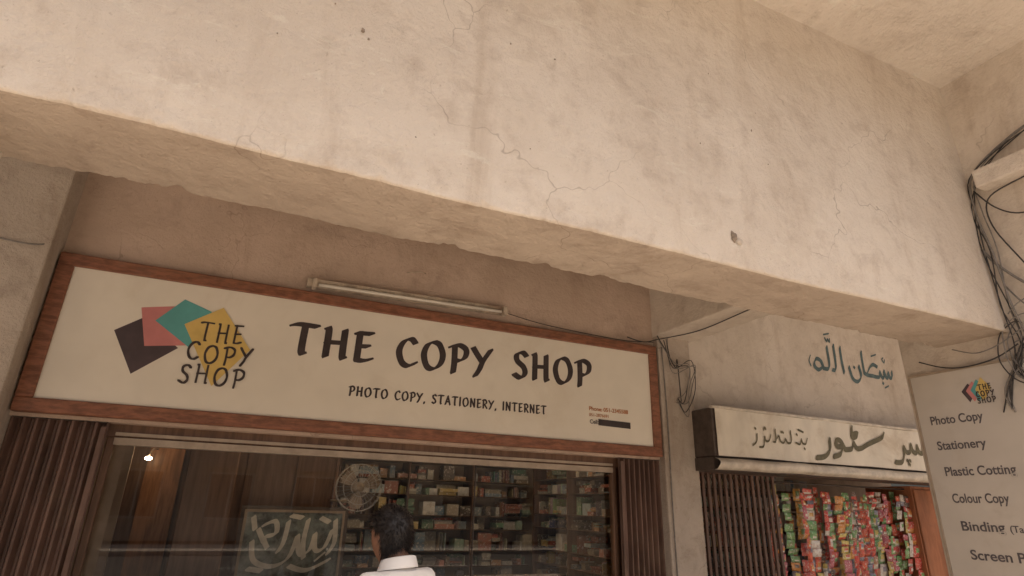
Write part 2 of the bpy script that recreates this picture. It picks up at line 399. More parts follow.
tl=empty('tube_light')
def rotbox(name,c,s,ang,mat,parent,bev=.003):
    o=box(name,-s[0]/2,s[0]/2,-s[1]/2,s[1]/2,-s[2]/2,s[2]/2,mat,parent,bev); o.location=c; o.rotation_euler=(0,ang,0); return o
ang=-math.atan2(.03,1.6)
rotbox('batten',(1.06,4.29,3.185),(1.62,.06,.06),ang,'rust',tl)
tube('lamp_tube',[(.33,4.24,3.15),(1.80,4.24,3.18)],.013,'tube',tl,False)
rotbox('socket_a',(.30,4.25,3.155),(.03,.07,.07),ang,'rust',tl); rotbox('socket_b',(1.83,4.25,3.188),(.03,.07,.07),ang,'rust',tl)
tube('lead_wire',[(1.85,4.28,3.19),(2.2,4.32,3.16),(2.6,4.325,3.14),(3.1,4.325,3.13),(3.4,4.3,3.15)],.003,'cable',tl)
hk=empty('wall_hook'); tube('hook_wire',[(1.0,4.335,3.41),(1.03,4.30,3.405),(1.1,4.29,3.42),(1.15,4.335,3.43)],.004,'rust',hk)

# ---------------------------------------------------------------- cables
cb=empty('electrical_cable')
def wob(pts,a=.015): return [(x+random.uniform(-a,a),y+random.uniform(-a*.5,a*.2),z+random.uniform(-a,a)) for x,y,z in pts]
tube('cable_a',[(3.10,4.3,3.16),(3.25,4.25,3.12),(3.40,4.22,3.16),(3.60,3.9,3.19),(3.55,3.3,3.19),(3.5,2.7,3.2)],.005,'cable',cb)
tube('cable_b',[(3.40,4.24,3.20),(3.48,4.2,3.02),(3.56,4.2,2.9),(3.60,4.22,2.98),(3.62,4.23,2.6)],.005,'cable',cb)
for i in range(5):
    tube('pier_cable_%d'%i,wob([(3.42+i*.02,4.22,3.17),(3.55,4.2,2.98-i*.04),(3.74+i*.01,4.21,2.96),(3.76,4.24,2.75),(3.68,4.24,2.68-i*.05),(3.60,4.25,2.6)],.04),.004,'cable' if i%2 else 'cableg',cb)
tube('pier_cable_long',[(3.45,4.25,3.1),(3.47,4.255,2.4),(3.46,4.255,1.6),(3.47,4.255,.3)],.006,'cableg',cb)
rb=empty('electrical_cable')
X0=4.60
base=[(X0,1.45,4.25),(X0,1.7,4.18),(X0,1.97,4.0),(X0-.0,2.03,3.75),(X0-.03,2.0,3.4),(X0-.03,1.99,3.0),(X0,2.0,2.75),(X0-.01,2.12,2.5),(X0,2.16,2.35)]
for i in range(5):
    tube('bundle_%d'%i,[(x-random.uniform(0,.03),y+random.uniform(-.04,.04),z+random.uniform(-.03,.03)) for x,y,z in base],random.choice([.004,.005,.007]),random.choice(['cable','cableg','cableg']),rb)
tube('drop_a',[(X0,1.5,3.88),(X0-.02,1.75,3.86),(X0-.03,1.93,3.8),(X0-.03,1.95,3.6),(X0-.02,1.85,3.3),(X0-.02,1.75,3.05)],.005,'cable',rb)
tube('drop_b',[(X0-.03,2.05,3.45),(X0-.03,1.98,3.3),(X0-.03,1.85,3.12),(X0-.03,1.72,3.0)],.009,'cableg',rb)
tube('drop_c',[(X0-.03,2.0,3.9),(X0-.04,1.9,3.72),(X0-.03,1.78,3.62),(X0-.03,1.6,3.6)],.005,'cable',rb)
tube('drop_d',[(X0-.02,1.98,3.15),(X0-.05,1.88,2.98),(X0-.05,1.75,2.92),(X0-.03,1.55,2.95)],.005,'cableg',rb)
for i in range(8):
    r=.09+.02*i; cy=1.93+random.uniform(-.08,.08); cz=2.68+random.uniform(-.12,.10)
    tube('coil_%d'%i,[(X0-.01-.006*i,cy+r*.8*math.cos(a)+random.uniform(-.015,.015),cz+r*1.2*math.sin(a)+random.uniform(-.015,.015)) for a in [k*math.pi/6+i for k in range(13-i)]],.004,'cableg' if i%2 else 'cable',rb)
tube('hanging',[(X0-.03,2.0,2.75),(X0-.04,2.15,2.68),(X0-.04,2.35,2.66),(X0-.03,2.5,2.69),(X0-.02,2.65,2.76)],.005,'cable',rb)
tube('hanging_b',[(X0-.03,1.95,2.85),(X0-.04,2.1,2.77),(X0-.04,2.25,2.74),(X0-.03,2.4,2.80)],.004,'cableg',rb)
lc=empty('electrical_cable'); tube('wire',[(-2.0,4.09,3.12),(-1.6,4.085,3.07),(-1.35,4.08,3.05),(-1.26,4.12,3.09)],.005,'cableg',lc)

# ---------------------------------------------------------------- services sign on right wall
sv=empty('services_sign'); xr=4.595
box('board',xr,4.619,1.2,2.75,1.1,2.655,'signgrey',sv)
boxes('board_edge',[(xr-.006,4.617,1.19,2.765,2.656,2.672),(xr-.006,4.617,2.751,2.765,1.1,2.655)],'alu',sv)
R=(math.pi/2,0,-math.pi/2)
for i,(t,yl,yr) in enumerate([('Photo Copy',2.675,2.33),('Stationery',2.665,2.35),('Plastic Cotting',2.655,2.22),('Colour Copy',2.645,2.30),('Binding',2.63,2.37),('Screen Printing',2.61,2.06),('Composing',2.6,2.2)]):
    o=text('line_%d'%i,t,(xr-.001,yl,2.295-i*.178),.085,'grey',sv,rot=R,off=.0014)
    bpy.context.view_layer.update(); o.scale=((yl-yr)/max(.01,o.dimensions[0]),1,1)
text('line_note','(Tape/Ring)',(xr-.001,2.34,2.295-4*.178),.058,'grey',sv,rot=R,off=.0006)
tr=lambda u,v,d:(xr-d,2.42-u,2.45+v)
for k,(n,mt,ox) in enumerate((('logo_black','cblack',0),('logo_pink','cpink',.03),('logo_teal','cteal',.06),('logo_yellow','cyel',.09))):
    poly(n,[(ox,.05),(ox+.05,.10+.01*k),(ox+.1,.05),(ox+.04,-.03)],.0015+k*.001,mt,sv,tr)
p=Pen(.006,.005,0,lambda u,v,d:(xr-.005-d,2.42-u,2.45+v)); pentext(p,'THE',.11,.19,.045,.035,.3); pentext(p,'COPY',.09,.20,.0,.035,.3); pentext(p,'SHOP',.09,.20,-.045,.035,.3); p.make('logo_text','black',sv)

# ---------------------------------------------------------------- Urdu calligraphy on wall
wc=empty('wall_calligraphy')
def ar(pen,strokes,x0,z0,sx,sz):
    for s in strokes: pen.stroke([(x0+x*sx,z0+y*sz) for x,y in s],True)
def dot(pen,x,y,x0,z0,sx,sz): pen.stroke([(x0+x*sx-.006,z0+y*sz+.006),(x0+x*sx+.006,z0+y*sz-.006)],False)
sub=[[(4.0,.5),(3.97,.28),(3.86,.24),(3.8,.44)],[(3.8,.44),(3.76,.24),(3.66,.24),(3.6,.48)],[(3.6,.48),(3.56,.24),(3.45,.2),(3.38,.42)],
 [(3.38,.42),(3.34,.22),(3.2,.18),(3.0,.2)],[(3.3,.6),(3.1,.66),(2.9,.5),(2.72,.24)],[(3.0,.2),(2.75,.2),(2.6,.26)],[(2.62,1.1),(2.6,.6),(2.6,.26)],
 [(2.38,.5),(2.42,.12),(2.2,-.12),(1.98,-.02),(1.9,.4)],
 [(1.62,1.12),(1.6,.6),(1.62,.14)],[(1.32,1.16),(1.3,.5),(1.24,.2),(1.1,.18)],[(1.0,1.05),(1.0,.45),(.92,.2),(.7,.18)],
 [(.7,.18),(.62,.45),(.42,.5),(.3,.25),(.45,.1),(.64,.2)]]
p=Pen(.048,.014,55,lambda u,v,d:(u,Dw-d,v)); SX=1.42/4
ar(p,sub,5.50,3.13,SX,.30)
p.w=.034
for a in ((2.15,.42),(3.45,-.03)): dot(p,a[0],a[1],5.5,3.13,SX,.30)
p.w=.018;p.t=.01
ar(p,[[(1.2,1.4),(1.17,1.25),(1.1,1.38),(1.05,1.25),(.98,1.4)],[(.95,1.52),(1.2,1.6)],[(3.75,.95),(3.7,.82),(3.62,.95),(3.7,1.02)],[(3.1,1.0),(3.35,1.1)],[(.2,.6),(.1,.4),(.15,.2)],[(3.7,-.1),(3.5,-.2)]],5.5,3.13,SX,.30)
p.make('painted_letters','teal',wc)

# ---------------------------------------------------------------- second shop sign (box sign + tray)
s2=empty('shop_sign'); 
sy=4.0
boxes('box_body',[(3.765,8.6,sy+.012,Dw-.001,2.112,2.535)],'darkmetal',s2,bev=.01)
V=[];F=[];nx=90;nz=8
for i in range(nx+1):
    for j in range(nz+1):
        x=3.79+4.8*i/nx; z=2.12+.405*j/nz
        V.append((x,sy+.004*noise.noise(Vector((x*2.5,z*5,1)))+.002*noise.noise(Vector((x*9,z*9,4))),z+(.006*noise.noise(Vector((x*2,j,2))) if j in(0,nz) else 0)))
for i in range(nx):
    for j in range(nz): q=i*(nz+1)+j; F.append((q,q+nz+1,q+nz+2,q+1))
mesh('face',V,F,'signwhite2',s2,smooth=True)
box('top_lip',3.76,8.6,sy-.012,sy+.03,2.526,2.55,'tray',s2,bev=.004)
V=[];F=[];n=12;xs=[3.755+i*.1 for i in range(50)]
for x in xs:
    for j in range(n+1):
        a=math.pi*j/n; V.append((x,sy-.03+.06-math.sin(a)*.075+.014*noise.noise(Vector((x*3,j*.3,0))),2.055+math.cos(a)*.05+.008*noise.noise(Vector((x*2,5,0)))))
for i in range(len(xs)-1):
    for j in range(n): F.append((i*(n+1)+j,i*(n+1)+j+1,(i+1)*(n+1)+j+1,(i+1)*(n+1)+j))
mesh('rolled_tray',V,F,'tray',s2,smooth=True)
box('tray_back',3.757,8.6,sy+.032,Dw-.002,2.0,2.108,'darkmetal',s2)
p=Pen(.050,.016,60,lambda u,v,d:(u,sy-.006-d,v))
w1=[[(3.3,.75),(3.27,.5),(3.15,.48),(3.1,.7)],[(3.1,.7),(3.06,.48),(2.95,.48),(2.9,.72)],[(2.9,.72),(2.86,.5),(2.72,.45),(2.66,.62)],[(2.66,.62),(2.62,.3),(2.5,.1),(2.3,.08)]]
w2=[[(2.1,1.0),(2.0,.85),(1.6,.62),(1.35,.45)],[(1.35,.45),(1.2,.42),(1.12,.6)],[(1.12,.6),(1.05,.4),(.85,.35)],[(.85,.35),(.75,.62),(.62,.6),(.65,.42),(.78,.45),(.7,.2),(.5,.1)],[(.45,.62),(.42,.3),(.25,.08),(.02,.02)],[(1.15,1.1),(1.12,.78),(1.25,.82),(1.28,.92),(1.1,.86)]]
ar(p,w1,4.98,2.16,.50,.30); ar(p,w2,4.98,2.16,.50,.30)
p.w=.03
for a in ((2.7,.1),(2.78,.1),(2.74,-.02)): dot(p,a[0],a[1],4.98,2.18,.50,.30)
p.w=.018;p.t=.008
sm=[[(2.6,.6),(2.5,.35),(2.35,.35),(2.3,.55)],[(2.3,.55),(2.2,.3),(2.0,.35)],[(2.45,.9),(2.2,1.0)],[(1.8,.9),(1.78,.4),(1.6,.3),(1.5,.5)],[(1.5,.5),(1.4,.3),(1.25,.35),(1.2,.6),(1.1,.5)],
 [(1.05,.9),(1.02,.35),(.9,.3)],[(.8,.6),(.7,.35),(.55,.3),(.5,.5)],[(.5,.5),(.4,.05),(.2,0)],[(.15,.6),(.1,.25),(-.1,.05)],[(.6,.85),(.55,.95),(.5,.82)]]
ar(p,sm,4.22,2.22,.26,.19)
for a in ((2.4,.1),(1.35,.8),(1.42,.8),(.1,.85),(2.1,.75)): dot(p,a[0],a[1],4.22,2.22,.26,.19)
p.make('painted_letters','olive',s2)

# ---------------------------------------------------------------- folding shutters
def zig(name,x0,x1,y,z0,z1,pitch,depth,mat,parent):
    V=[];F=[];n=int((x1-x0)/pitch)*2
    prof=[]
    for i in range(n+1):
        x=x0+(x1-x0)*i/n; yy=y+(depth if i%2 else 0)+random.uniform(-.004,.004)
        prof.append((x-pitch*.12,yy)); prof.append((x+pitch*.12,yy))
    for (x,yy) in prof: V+=[(x,yy,z0),(x,yy,z1)]
    for i in range(len(prof)-1): F.append((2*i,2*i+2,2*i+3,2*i+1))
    return mesh(name,V,F,mat,parent)
for nm,x0,x1,pt in (('folding_shutter',-1.24,-.76,.055),('folding_shutter',3.0,3.42,.05)):
    e=empty(nm); zig('slats',x0,x1,4.36,.16,2.075,pt,.045,'shutter',e)
    boxes('rails',[(x0,x1,4.35,4.42,2.076,2.098)],'darkmetal',e)
    boxes('handle_bar',[(x1-.03 if x0<0 else x0-.0,x1 if x0<0 else x0+.03,4.335,4.345,.2,2.05)],'shutter',e,bev=.003)
sf=empty('glass_shopfront'); fy=4.44
boxes('frame',[(-1.24,3.42,fy,fy+.06,2.0,2.10),(-.76,-.72,fy-.002,fy+.058,.16,2.0),(2.98,3.02,fy-.002,fy+.058,.16,2.0)],'woodd',sf,bev=.004)
boxes('sill',[(-1.24,3.42,fy-.01,fy+.07,.15,.32)],'wood',sf)
boxes('head_trim',[(-.72,2.98,fy-.015,fy-.001,2.01,2.03),(-.72,2.98,fy-.012,fy+.05,1.955,1.998)],'alu',sf)
boxes('glass_joint',[(1.72,1.726,fy+.02,fy+.04,.32,1.955)],'darkmetal',sf)
mesh('pane',[(-.72,fy+.03,.3),(2.98,fy+.03,.3),(2.98,fy+.03,1.96),(-.72,fy+.03,1.96)],[(0,1,2,3)],'glass',sf)

# ---------------------------------------------------------------- interior of shop one
it=empty('shop_interior')
box('floor',-1.3,3.6,4.55,7.2,.15,.17,'floor',it)
box('ceiling',-1.3,3.6,4.55,7.2,2.45,2.5,'inwall',it)
box('back_wall',-1.3,3.6,6.9,7.0,.17,2.45,'inwall',it)
box('left_wall',-1.4,-1.3,4.6,7.0,.17,2.45,'woodd',it)
box('right_wall',3.56,3.66,4.71,7.0,.17,2.45,'inwall',it)
boxes('wood_partition',[(-1.3,.95,6.3,6.36,.17,2.45)],'woodd',it)
boxes('panel_battens',[(x,x+.03,6.27,6.299,.17,2.45) for x in (-1.2,-.42,.1,.55,.92)],'woodd',it)
boxes('lit_door',[(-.72,-.44,6.22,6.268,.17,2.2)],'wood',it)
boxes('wood_pillar',[(-.36,.02,5.6,5.75,.17,2.45)],'woodd',it,bev=.01)
boxes('pale_curtain',[(-1.1,-.80,5.9,5.93,.17,2.2)],'inwall',it)
box('counter',-.6,2.9,4.95,5.35,.17,1.08,'woodd',it)
dl=empty('added_fill_light')  # glowing discs added in the unseen ceiling to brighten the shop interior
def disc(name,c,r,mat,parent,n=20):
    return mesh(name,[(c[0]+r*math.cos(2*math.pi*i/n),c[1]+r*math.sin(2*math.pi*i/n),c[2]) for i in range(n)],[tuple(range(n))[::-1]],mat,parent)
for i,(x,y,r) in enumerate([(-.62,5.9,.05),(.45,5.2,.09),(1.6,5.3,.10),(2.6,5.5,.10)]):
    disc('fill_disc_%d'%i,(x,y,2.44),r,'lamp',dl)
wl_=empty('wall_lamp')
bm=bmesh.new(); bmesh.ops.create_uvsphere(bm,u_segments=14,v_segments=8,radius=.022); bmesh.ops.scale(bm,vec=(1.3,1,.75),verts=bm.verts)
me=bpy.data.meshes.new('bulb'); bm.to_mesh(me); bm.free(); me.materials.append(M['lamp']); e=bpy.data.objects.new('bulb',me); COL.objects.link(e); e.parent=wl_; e.location=(-.69,5.98,1.965)
tube('bracket',[(-.69,6.0,1.99),(-.68,6.1,2.05),(-.66,6.225,2.06)],.008,'alu',wl_)

pal=[(.70,.66,.56),(.60,.55,.44),(.68,.68,.66),(.50,.15,.10),(.2,.30,.40),(.62,.48,.20),(.20,.38,.25),(.7,.7,.68),(.45,.40,.33),(.22,.19,.16),(.55,.33,.19),(.40,.50,.54),(.66,.63,.55),(.36,.50,.40),(.60,.28,.22),(.12,.10,.09)]
bs=empty('shop_shelf')
L1=[];C1=[];SH=[]
def addbox(b,c):
    k=random.uniform(.5,1.05); L1.append(b); C1.append(tuple(min(.88,v*k) for v in c))
def fill(a0,a1,z,hmax,place):
    a=a0
    while a<a1:
        kind=random.random()
        if kind<.16: a+=random.uniform(.03,.12); continue
        if kind<.42:
            w=random.uniform(.06,.24); zz=z; c=random.choice(pal)
            while zz<z+hmax*random.uniform(.4,.98):
                t=random.uniform(.008,.05)
                if random.random()<.5: c=random.choice(pal)
                place(a+random.uniform(0,.02),a+w-random.uniform(.004,.03),zz,zz+t-.001,c); zz+=t
        elif kind<.86:
            w=random.uniform(.025,.17); place(a,a+w-.003,z,z+random.uniform(.3,1.0)*hmax,random.choice(pal))
        else:
            w=0; c=random.choice(pal); n=random.randint(3,9); h=random.uniform(.6,.95)*hmax
            for _ in range(n): place(a+w,a+w+.009,z,z+h+random.uniform(-.02,.004),tuple(v*random.uniform(.6,1.1) for v in c)); w+=.011
        a+=w+random.choice([.0,.005,.02])
levels=[.35,.62,.80,1.04,1.19,1.41,1.55,1.76,1.92,2.1]
for r,z in enumerate(levels):
    hm=(levels[r+1]-z if r<9 else .2)-.015
    SH.append((1.02,3.23,6.57,6.88,z-.005,z)); 
    z2=z+.045; SH.append((3.26,3.555,4.9,6.54,z2-.005,z2))
    fill(1.05,3.2,z,hm,lambda a,b,c0,c1,c:addbox((a,b,6.58+random.uniform(0,.14),6.8,c0,c1),c))
    fill(4.93,6.45,z2,hm*.95,lambda a,b,c0,c1,c:addbox((3.27+random.uniform(0,.14),3.5,a,b,c0,c1),c))
SH+=[(x,x+.015,6.56,6.88,.17,2.44) for x in (1.0,1.75,2.5)]
SH+=[(3.25,3.555,y,y+.015,.17,2.44) for y in (4.88,5.7,6.5)]
boxes('boards',SH,'woodd',bs); boxes('stationery',L1,'goods',bs,cols=C1)

fp=empty('framed_poster'); py_=5.9
P0,P1,Z0,Z1=.14,1.00,1.0,1.58
boxes('frame',[(P0,P1,py_,py_+.03,Z1-.022,Z1),(P0,P1,py_,py_+.03,Z0,Z0+.022),(P0,P0+.022,py_,py_+.03,Z0+.022,Z1-.022),(P1-.022,P1,py_,py_+.03,Z0+.022,Z1-.022)],'posterframe',fp)
boxes('outer_frame',[(P0-.03,P1+.03,py_+.002,py_+.035,Z1+.001,Z1+.03),(P0-.03,P0-.001,py_+.002,py_+.035,Z0,Z1),(P1+.001,P1+.03,py_+.002,py_+.035,Z0,Z1)],'darkmetal',fp)
box('print',P0+.022,P1-.022,py_+.012,py_+.028,Z0+.022,Z1-.022,'poster',fp)
boxes('support_post',[(.3,.34,py_+.031,6.269,.17,1.4),(.86,.9,py_+.031,6.269,.17,1.4)],'woodd',fp)
p=Pen(.042,.014,40,lambda u,v,d:(u,py_+.012-d,v))
cal=[[(1.9,.9),(1.75,.45),(1.55,.4),(1.5,.8)],[(1.5,.8),(1.42,.4),(1.2,.3),(1.1,.75)],[(1.1,.75),(.95,.2),(.6,.0),(.2,.15),(.1,.6)],[(1.3,1.15),(1.25,.6),(1.3,.2)],[(.85,1.1),(.8,.6),(.7,.35)],[(.3,1.0),(.55,1.1),(.6,.8),(.35,.7),(.45,.45)],[(1.6,1.2),(1.8,1.1)],[(.2,.9),(.35,.6)],[(1.0,.0),(1.4,-.1),(1.9,.15)],[(.9,1.25),(1.15,1.2)],[(1.95,1.15),(1.98,.6),(1.85,.3)],[(.05,1.2),(.12,.9)],[(1.6,.15),(1.75,.3)],[(.1,-.05),(.4,-.1)]]
ar(p,cal,P0+.06,Z0+.12,.37,.33); p.make('poster_lettering','posterink',fp)

fn=empty('wall_fan'); fc=Vector((.93,4.98,1.77)); T=Tubes()
for k,(r,o) in enumerate(((.18,0),(.13,-.025),(.07,-.04),(.18,.05))):
    T.add([(fc.x+r*math.cos(a),fc.y+o,fc.z+r*math.sin(a)) for a in [i*math.pi/12 for i in range(25)]],.003,False)
for i in range(30):
    a=i*math.pi/15; T.add([(fc.x+.03*math.cos(a),fc.y-.05,fc.z+.03*math.sin(a)),(fc.x+.12*math.cos(a),fc.y-.035,fc.z+.12*math.sin(a)),(fc.x+.18*math.cos(a),fc.y,fc.z+.18*math.sin(a))],.0015,False,4)
T.make('cage','fanmetal',fn)
V=[];F=[]
for b in range(3):
    a0=b*2*math.pi/3+.4; b0=len(V)
    for r,wd in ((.03,.25),(.09,.5),(.14,.45),(.165,.2)):
        V+=[(fc.x+r*math.cos(a0-wd),fc.y-.012,fc.z+r*math.sin(a0-wd)),(fc.x+r*math.cos(a0+wd),fc.y+.018,fc.z+r*math.sin(a0+wd))]
    for i in range(3): F.append((b0+2*i,b0+2*i+1,b0+2*i+3,b0+2*i+2))
mesh('blades',V,F,'alu',fn)
tube('motor',[(fc.x,fc.y+.03,fc.z),(fc.x,fc.y+.14,fc.z)],.045,'alu',fn,False)
tube('arm',[(fc.x,fc.y+.12,fc.z),(fc.x-.02,fc.y+.3,fc.z-.1),(fc.x-.02,6.27,fc.z-.1)],.014,'alu',fn)

# ---------------------------------------------------------------- shop two
gr=empty('metal_grille_shutter')
gl=[(3.82+i*.068,3.82+i*.068+.03,4.42,4.445,.16,2.0) for i in range(16)]
gl+=[(3.82,4.92,4.40,4.46,2.001,2.03)]
boxes('channels',gl,'shutter',gr,bev=.003)
T=Tubes()
for i in range(15):
    for k in range(5):
        x=3.835+i*.068; z=.3+k*.36
        T.add([(x,4.452,z),(x+.068,4.452,z+.18),(x,4.452,z+.36)],.005,False,4)
T.make('lattice','darkmetal',gr)
i2=empty('shop_interior')
box('back_wall',3.8,9.3,6.2,6.3,.15,2.5,'inwall',i2); box('floor',3.8,9.3,4.45,6.2,.15,.17,'floor',i2); box('ceiling',3.8,9.3,4.55,6.2,2.3,2.4,'inwall',i2)
box('left_wall',3.72,3.8,4.71,6.2,.15,2.4,'inwall',i2)
L2=[];C2=[];SB=[]
for r in range(8):
    z=.4+r*.22; SB.append((3.9,6.95,5.8,6.19,z-.015,z)); x=3.95
    while x<6.9:
        w=random.choice([.06,.1,.15]); c=random.choice(pal); L2.append((x,x+w-.006,5.82,6.1,z,z+random.uniform(.1,.18))); C2.append(c); x+=w
boxes('boards',SB,'woodd',i2); boxes('grocery',L2,'goods',i2,cols=C2)
box('counter',4.95,6.98,4.5,4.9,.17,1.0,'woodd',i2)
cu_=empty('wooden_cupboard')
box('carcass',7.0,9.2,4.45,5.0,.16,1.995,'cupboard',cu_,bev=.004)
boxes('doors',[(7.02+i*.54,7.54+i*.54,4.43,4.449,.2,1.96) for i in range(4)],'cupboard',cu_,bev=.006)
sp=empty('snack_packets')
brt=[(.60,.07,.05),(.66,.12,.06),(.50,.06,.06),(.62,.34,.07),(.14,.34,.12),(.2,.40,.15),(.64,.27,.06),(.66,.6,.5),(.25,.28,.36),(.5,.14,.18),(.64,.52,.15),(.40,.2,.12),(.7,.66,.6),(.52,.08,.06),(.12,.09,.08),(.16,.34,.14),(.60,.10,.05)]
V=[];F=[];C=[]
for layer,(yo,dens) in enumerate(((.10,1.0),(0,.62))):
  x=4.93
  while x<6.95:
    w=random.choice([.05,.06,.07,.09,.12]); z=1.94-random.uniform(0,.15); yb=4.50+yo+random.uniform(-.03,.03)
    c=random.choice(brt); c2=random.choice(brt); drift=random.uniform(-.02,.02)
    if random.random()>dens: x+=w; continue
    zend=random.choice([.9,.9,1.1,1.3]) if layer else .9
    h=random.choice([.06,.075,.09,.12])
    while z>zend:
        if random.random()<.4: c=random.choice(brt); c2=random.choice(brt); h=random.choice([.06,.075,.09,.12])
        if random.random()<.08: z-=.03
        nx,nz=4,5; b0=len(V); tlt=random.uniform(-.02,.02); sw=random.uniform(-.012,.012)+drift*(1.94-z); st=random.random(); ww=w*random.uniform(.8,1.05)
        for j in range(nz+1):
            for i in range(nx+1):
                u=i/nx;v=j/nz; puff=.016*math.sin(math.pi*u)**.6*math.sin(math.pi*v)**.6
                V.append((x+sw+u*ww+random.uniform(-.001,.001)+tlt*v, yb-puff+random.uniform(-.002,.002)+.025*st*v-.01*u*st, z-h*v-tlt*u*.4))
        for j in range(nz):
            for i in range(nx):
                q=b0+j*(nx+1)+i; F.append((q,q+nx+1,q+nx+2,q+1))
                C.append(c2 if (st<.5 and j in (1,2) and i in (1,2)) or (st>.75 and j>2) else ((.7,.66,.56) if j==3 and i in (1,2) and st<.4 else c))
        z-=h+.002
    x+=w*random.choice([.9,1.0,1.15])
mesh('strips',V,F,'packets',sp,smooth=True,cols=C)
tube('hanging_rail',[(4.9,4.53,1.96),(7.0,4.53,1.96)],.01,'darkmetal',sp,False)
pn=empty('paper_notice'); mesh('sheet',[(6.95,4.2,1.85),(7.1,4.17,1.84),(7.12,4.2,1.5),(6.98,4.22,1.52)],[(0,3,2,1)],'shirt',pn)
tube('string',[(7.02,4.19,1.84),(7.02,4.2,2.02)],.002,'cable',pn,False)

# ---------------------------------------------------------------- man
man=empty('man',(.685,2.66,.14))
def skin(name,verts,edges,rad,mat,parent,root=0,sub=2):
    me=bpy.data.meshes.new(name); me.from_pydata(verts,edges,[]); me.materials.append(M[mat])
    o=bpy.data.objects.new(name,me); COL.objects.link(o); o.parent=parent
    md=o.modifiers.new('skin','SKIN'); md.use_smooth_shade=True
    for i,sv_ in enumerate(me.skin_vertices[0].data):
        r=rad[i]; sv_.radius=r if isinstance(r,tuple) else (r,r); sv_.use_root=(i==root)
    s=o.modifiers.new('s','SUBSURF'); s.levels=sub; s.render_levels=sub
    return o
hz=1.505
tv=[(0,0,.84),(0,.0,.98),(0,.01,1.10),(0,.015,1.19),(0,.02,1.245),(0,.012,1.275),
 (-.15,.02,1.205),(-.195,.02,1.10),(-.215,.01,.93),(-.20,-.07,.76),
 (.15,.02,1.205),(.195,.02,1.10),(.215,.01,.93),(.20,-.07,.76)]
te=[(0,1),(1,2),(2,3),(3,4),(4,5),(3,6),(6,7),(7,8),(8,9),(3,10),(10,11),(11,12),(12,13)]
skin('shirt',tv,te,[(.15,.105),(.15,.105),(.165,.115),(.15,.10),(.085,.07),(.062,.06),(.062,.065),.055,.046,.036,(.062,.065),.055,.046,.036],'shirt',man)
V=[];F=[];n=24
for j,(r,z) in enumerate(((.068,1.262),(.066,1.30),(.074,1.298),(.088,1.255))):
    for i in range(n):
        a=2*math.pi*i/n; V.append((r*math.cos(a),.012+r*.95*math.sin(a),z+.014*math.sin(a)))
for j in range(3):
    for i in range(n):
        k=(i+1)%n; F.append((j*n+i,j*n+k,(j+1)*n+k,(j+1)*n+i))
mesh('collar',V,F,'shirt',man,smooth=True)
skin('trousers',[(0,0,.86),(0,0,.80),(-.085,0,.72),(-.09,-.01,.43),(-.095,.01,.08),(.085,0,.72),(.09,-.01,.43),(.095,.01,.08)],
 [(0,1),(1,2),(2,3),(3,4),(1,5),(5,6),(6,7)],[(.15,.105),(.15,.11),(.09,.095),.065,.052,(.09,.095),.065,.052],'trouser',man)
skin('neck',[(0,.02,1.22),(0,.006,1.29),(0,-.02,1.35)],[(0,1),(1,2)],[.056,.054,.056],'skin',man)
for s in (-1,1):
    skin('shoe',[(s*.095,.03,.055),(s*.10,-.06,.05),(s*.105,-.17,.04)],[(0,1),(1,2)],[(.04,.045),(.045,.04),(.035,.028)],'shoe',man)
    wx,wy,wz=s*.20,-.075,.75
    skin('palm',[(wx,wy,wz),(wx,wy-.012,wz-.045),(wx,wy-.02,wz-.085)],[(0,1),(1,2)],[(.024,.02),(.018,.036),(.014,.038)],'skin',man)
    for k,(dy,l) in enumerate(((-.03,.068),(-.01,.078),(.01,.072),(.028,.056))):
        bx,by,bz=wx,wy-.02+dy,wz-.085
        skin('finger_%d'%k,[(bx,by,bz+.01),(bx-s*.004,by-.003,bz-l*.45),(bx-s*.014,by-.004,bz-l*.8),(bx-s*.026,by-.004,bz-l)],[(0,1),(1,2),(2,3)],[.0095,.009,.008,.007],'skin',man)
    skin('thumb',[(wx-s*.005,wy-.035,wz-.035),(wx-s*.015,wy-.06,wz-.06),(wx-s*.02,wy-.068,wz-.09)],[(0,1),(1,2)],[.012,.010,.008],'skin',man)
def headpos(p):
    x,y,z=p
    X_=x*.074; Y_=y*.093; Z_=z*.115
    if z<0: 
        X_*=1-.30*(-z)**1.3; Y_=Y_*(1-.12*(-z)) - .012*(-z)
        if y>0: Y_*=1-.35*(-z)
    if y<-.2:
        f=max(0,1-(x/.22)**2)
        if -.35<z<.12: Y_-=.020*f*max(0,(1-((z+.2)/.2)**2) if z<-.2+.0 else 1-((z+.2)/.34))*(1 if y<-.7 else 0)
        for ex in (-.38,.38): 
            d=((x-ex)**2+(z-.02)**2)/.03; Y_+=.009*math.exp(-d)
        Y_-=.005*math.exp(-((z-.2)**2)/.01)*(abs(x)<.6)
        Y_-=.006*math.exp(-(((z+.52)**2)/.006+(x**2)/.08))
        Y_+=.004*math.exp(-(((z+.53)**2)/.0008+(x**2)/.08))
        Y_-=.010*math.exp(-(((z+.85)**2)/.02+(x**2)/.1))
    return (X_,Y_,Z_)
bm=bmesh.new(); bmesh.ops.create_icosphere(bm,subdivisions=5,radius=1)
for v in bm.verts: v.co=headpos(v.co)
me=bpy.data.meshes.new('head'); bm.to_mesh(me); bm.free(); me.materials.append(M['skin'])
for pz in me.polygons: pz.use_smooth=True
hd=bpy.data.objects.new('head',me); COL.objects.link(hd); hd.parent=man
HC=Vector((0,-.045,hz-.125)); hd.location=HC
hdp=empty('head_parts',HC); hdp.parent=man
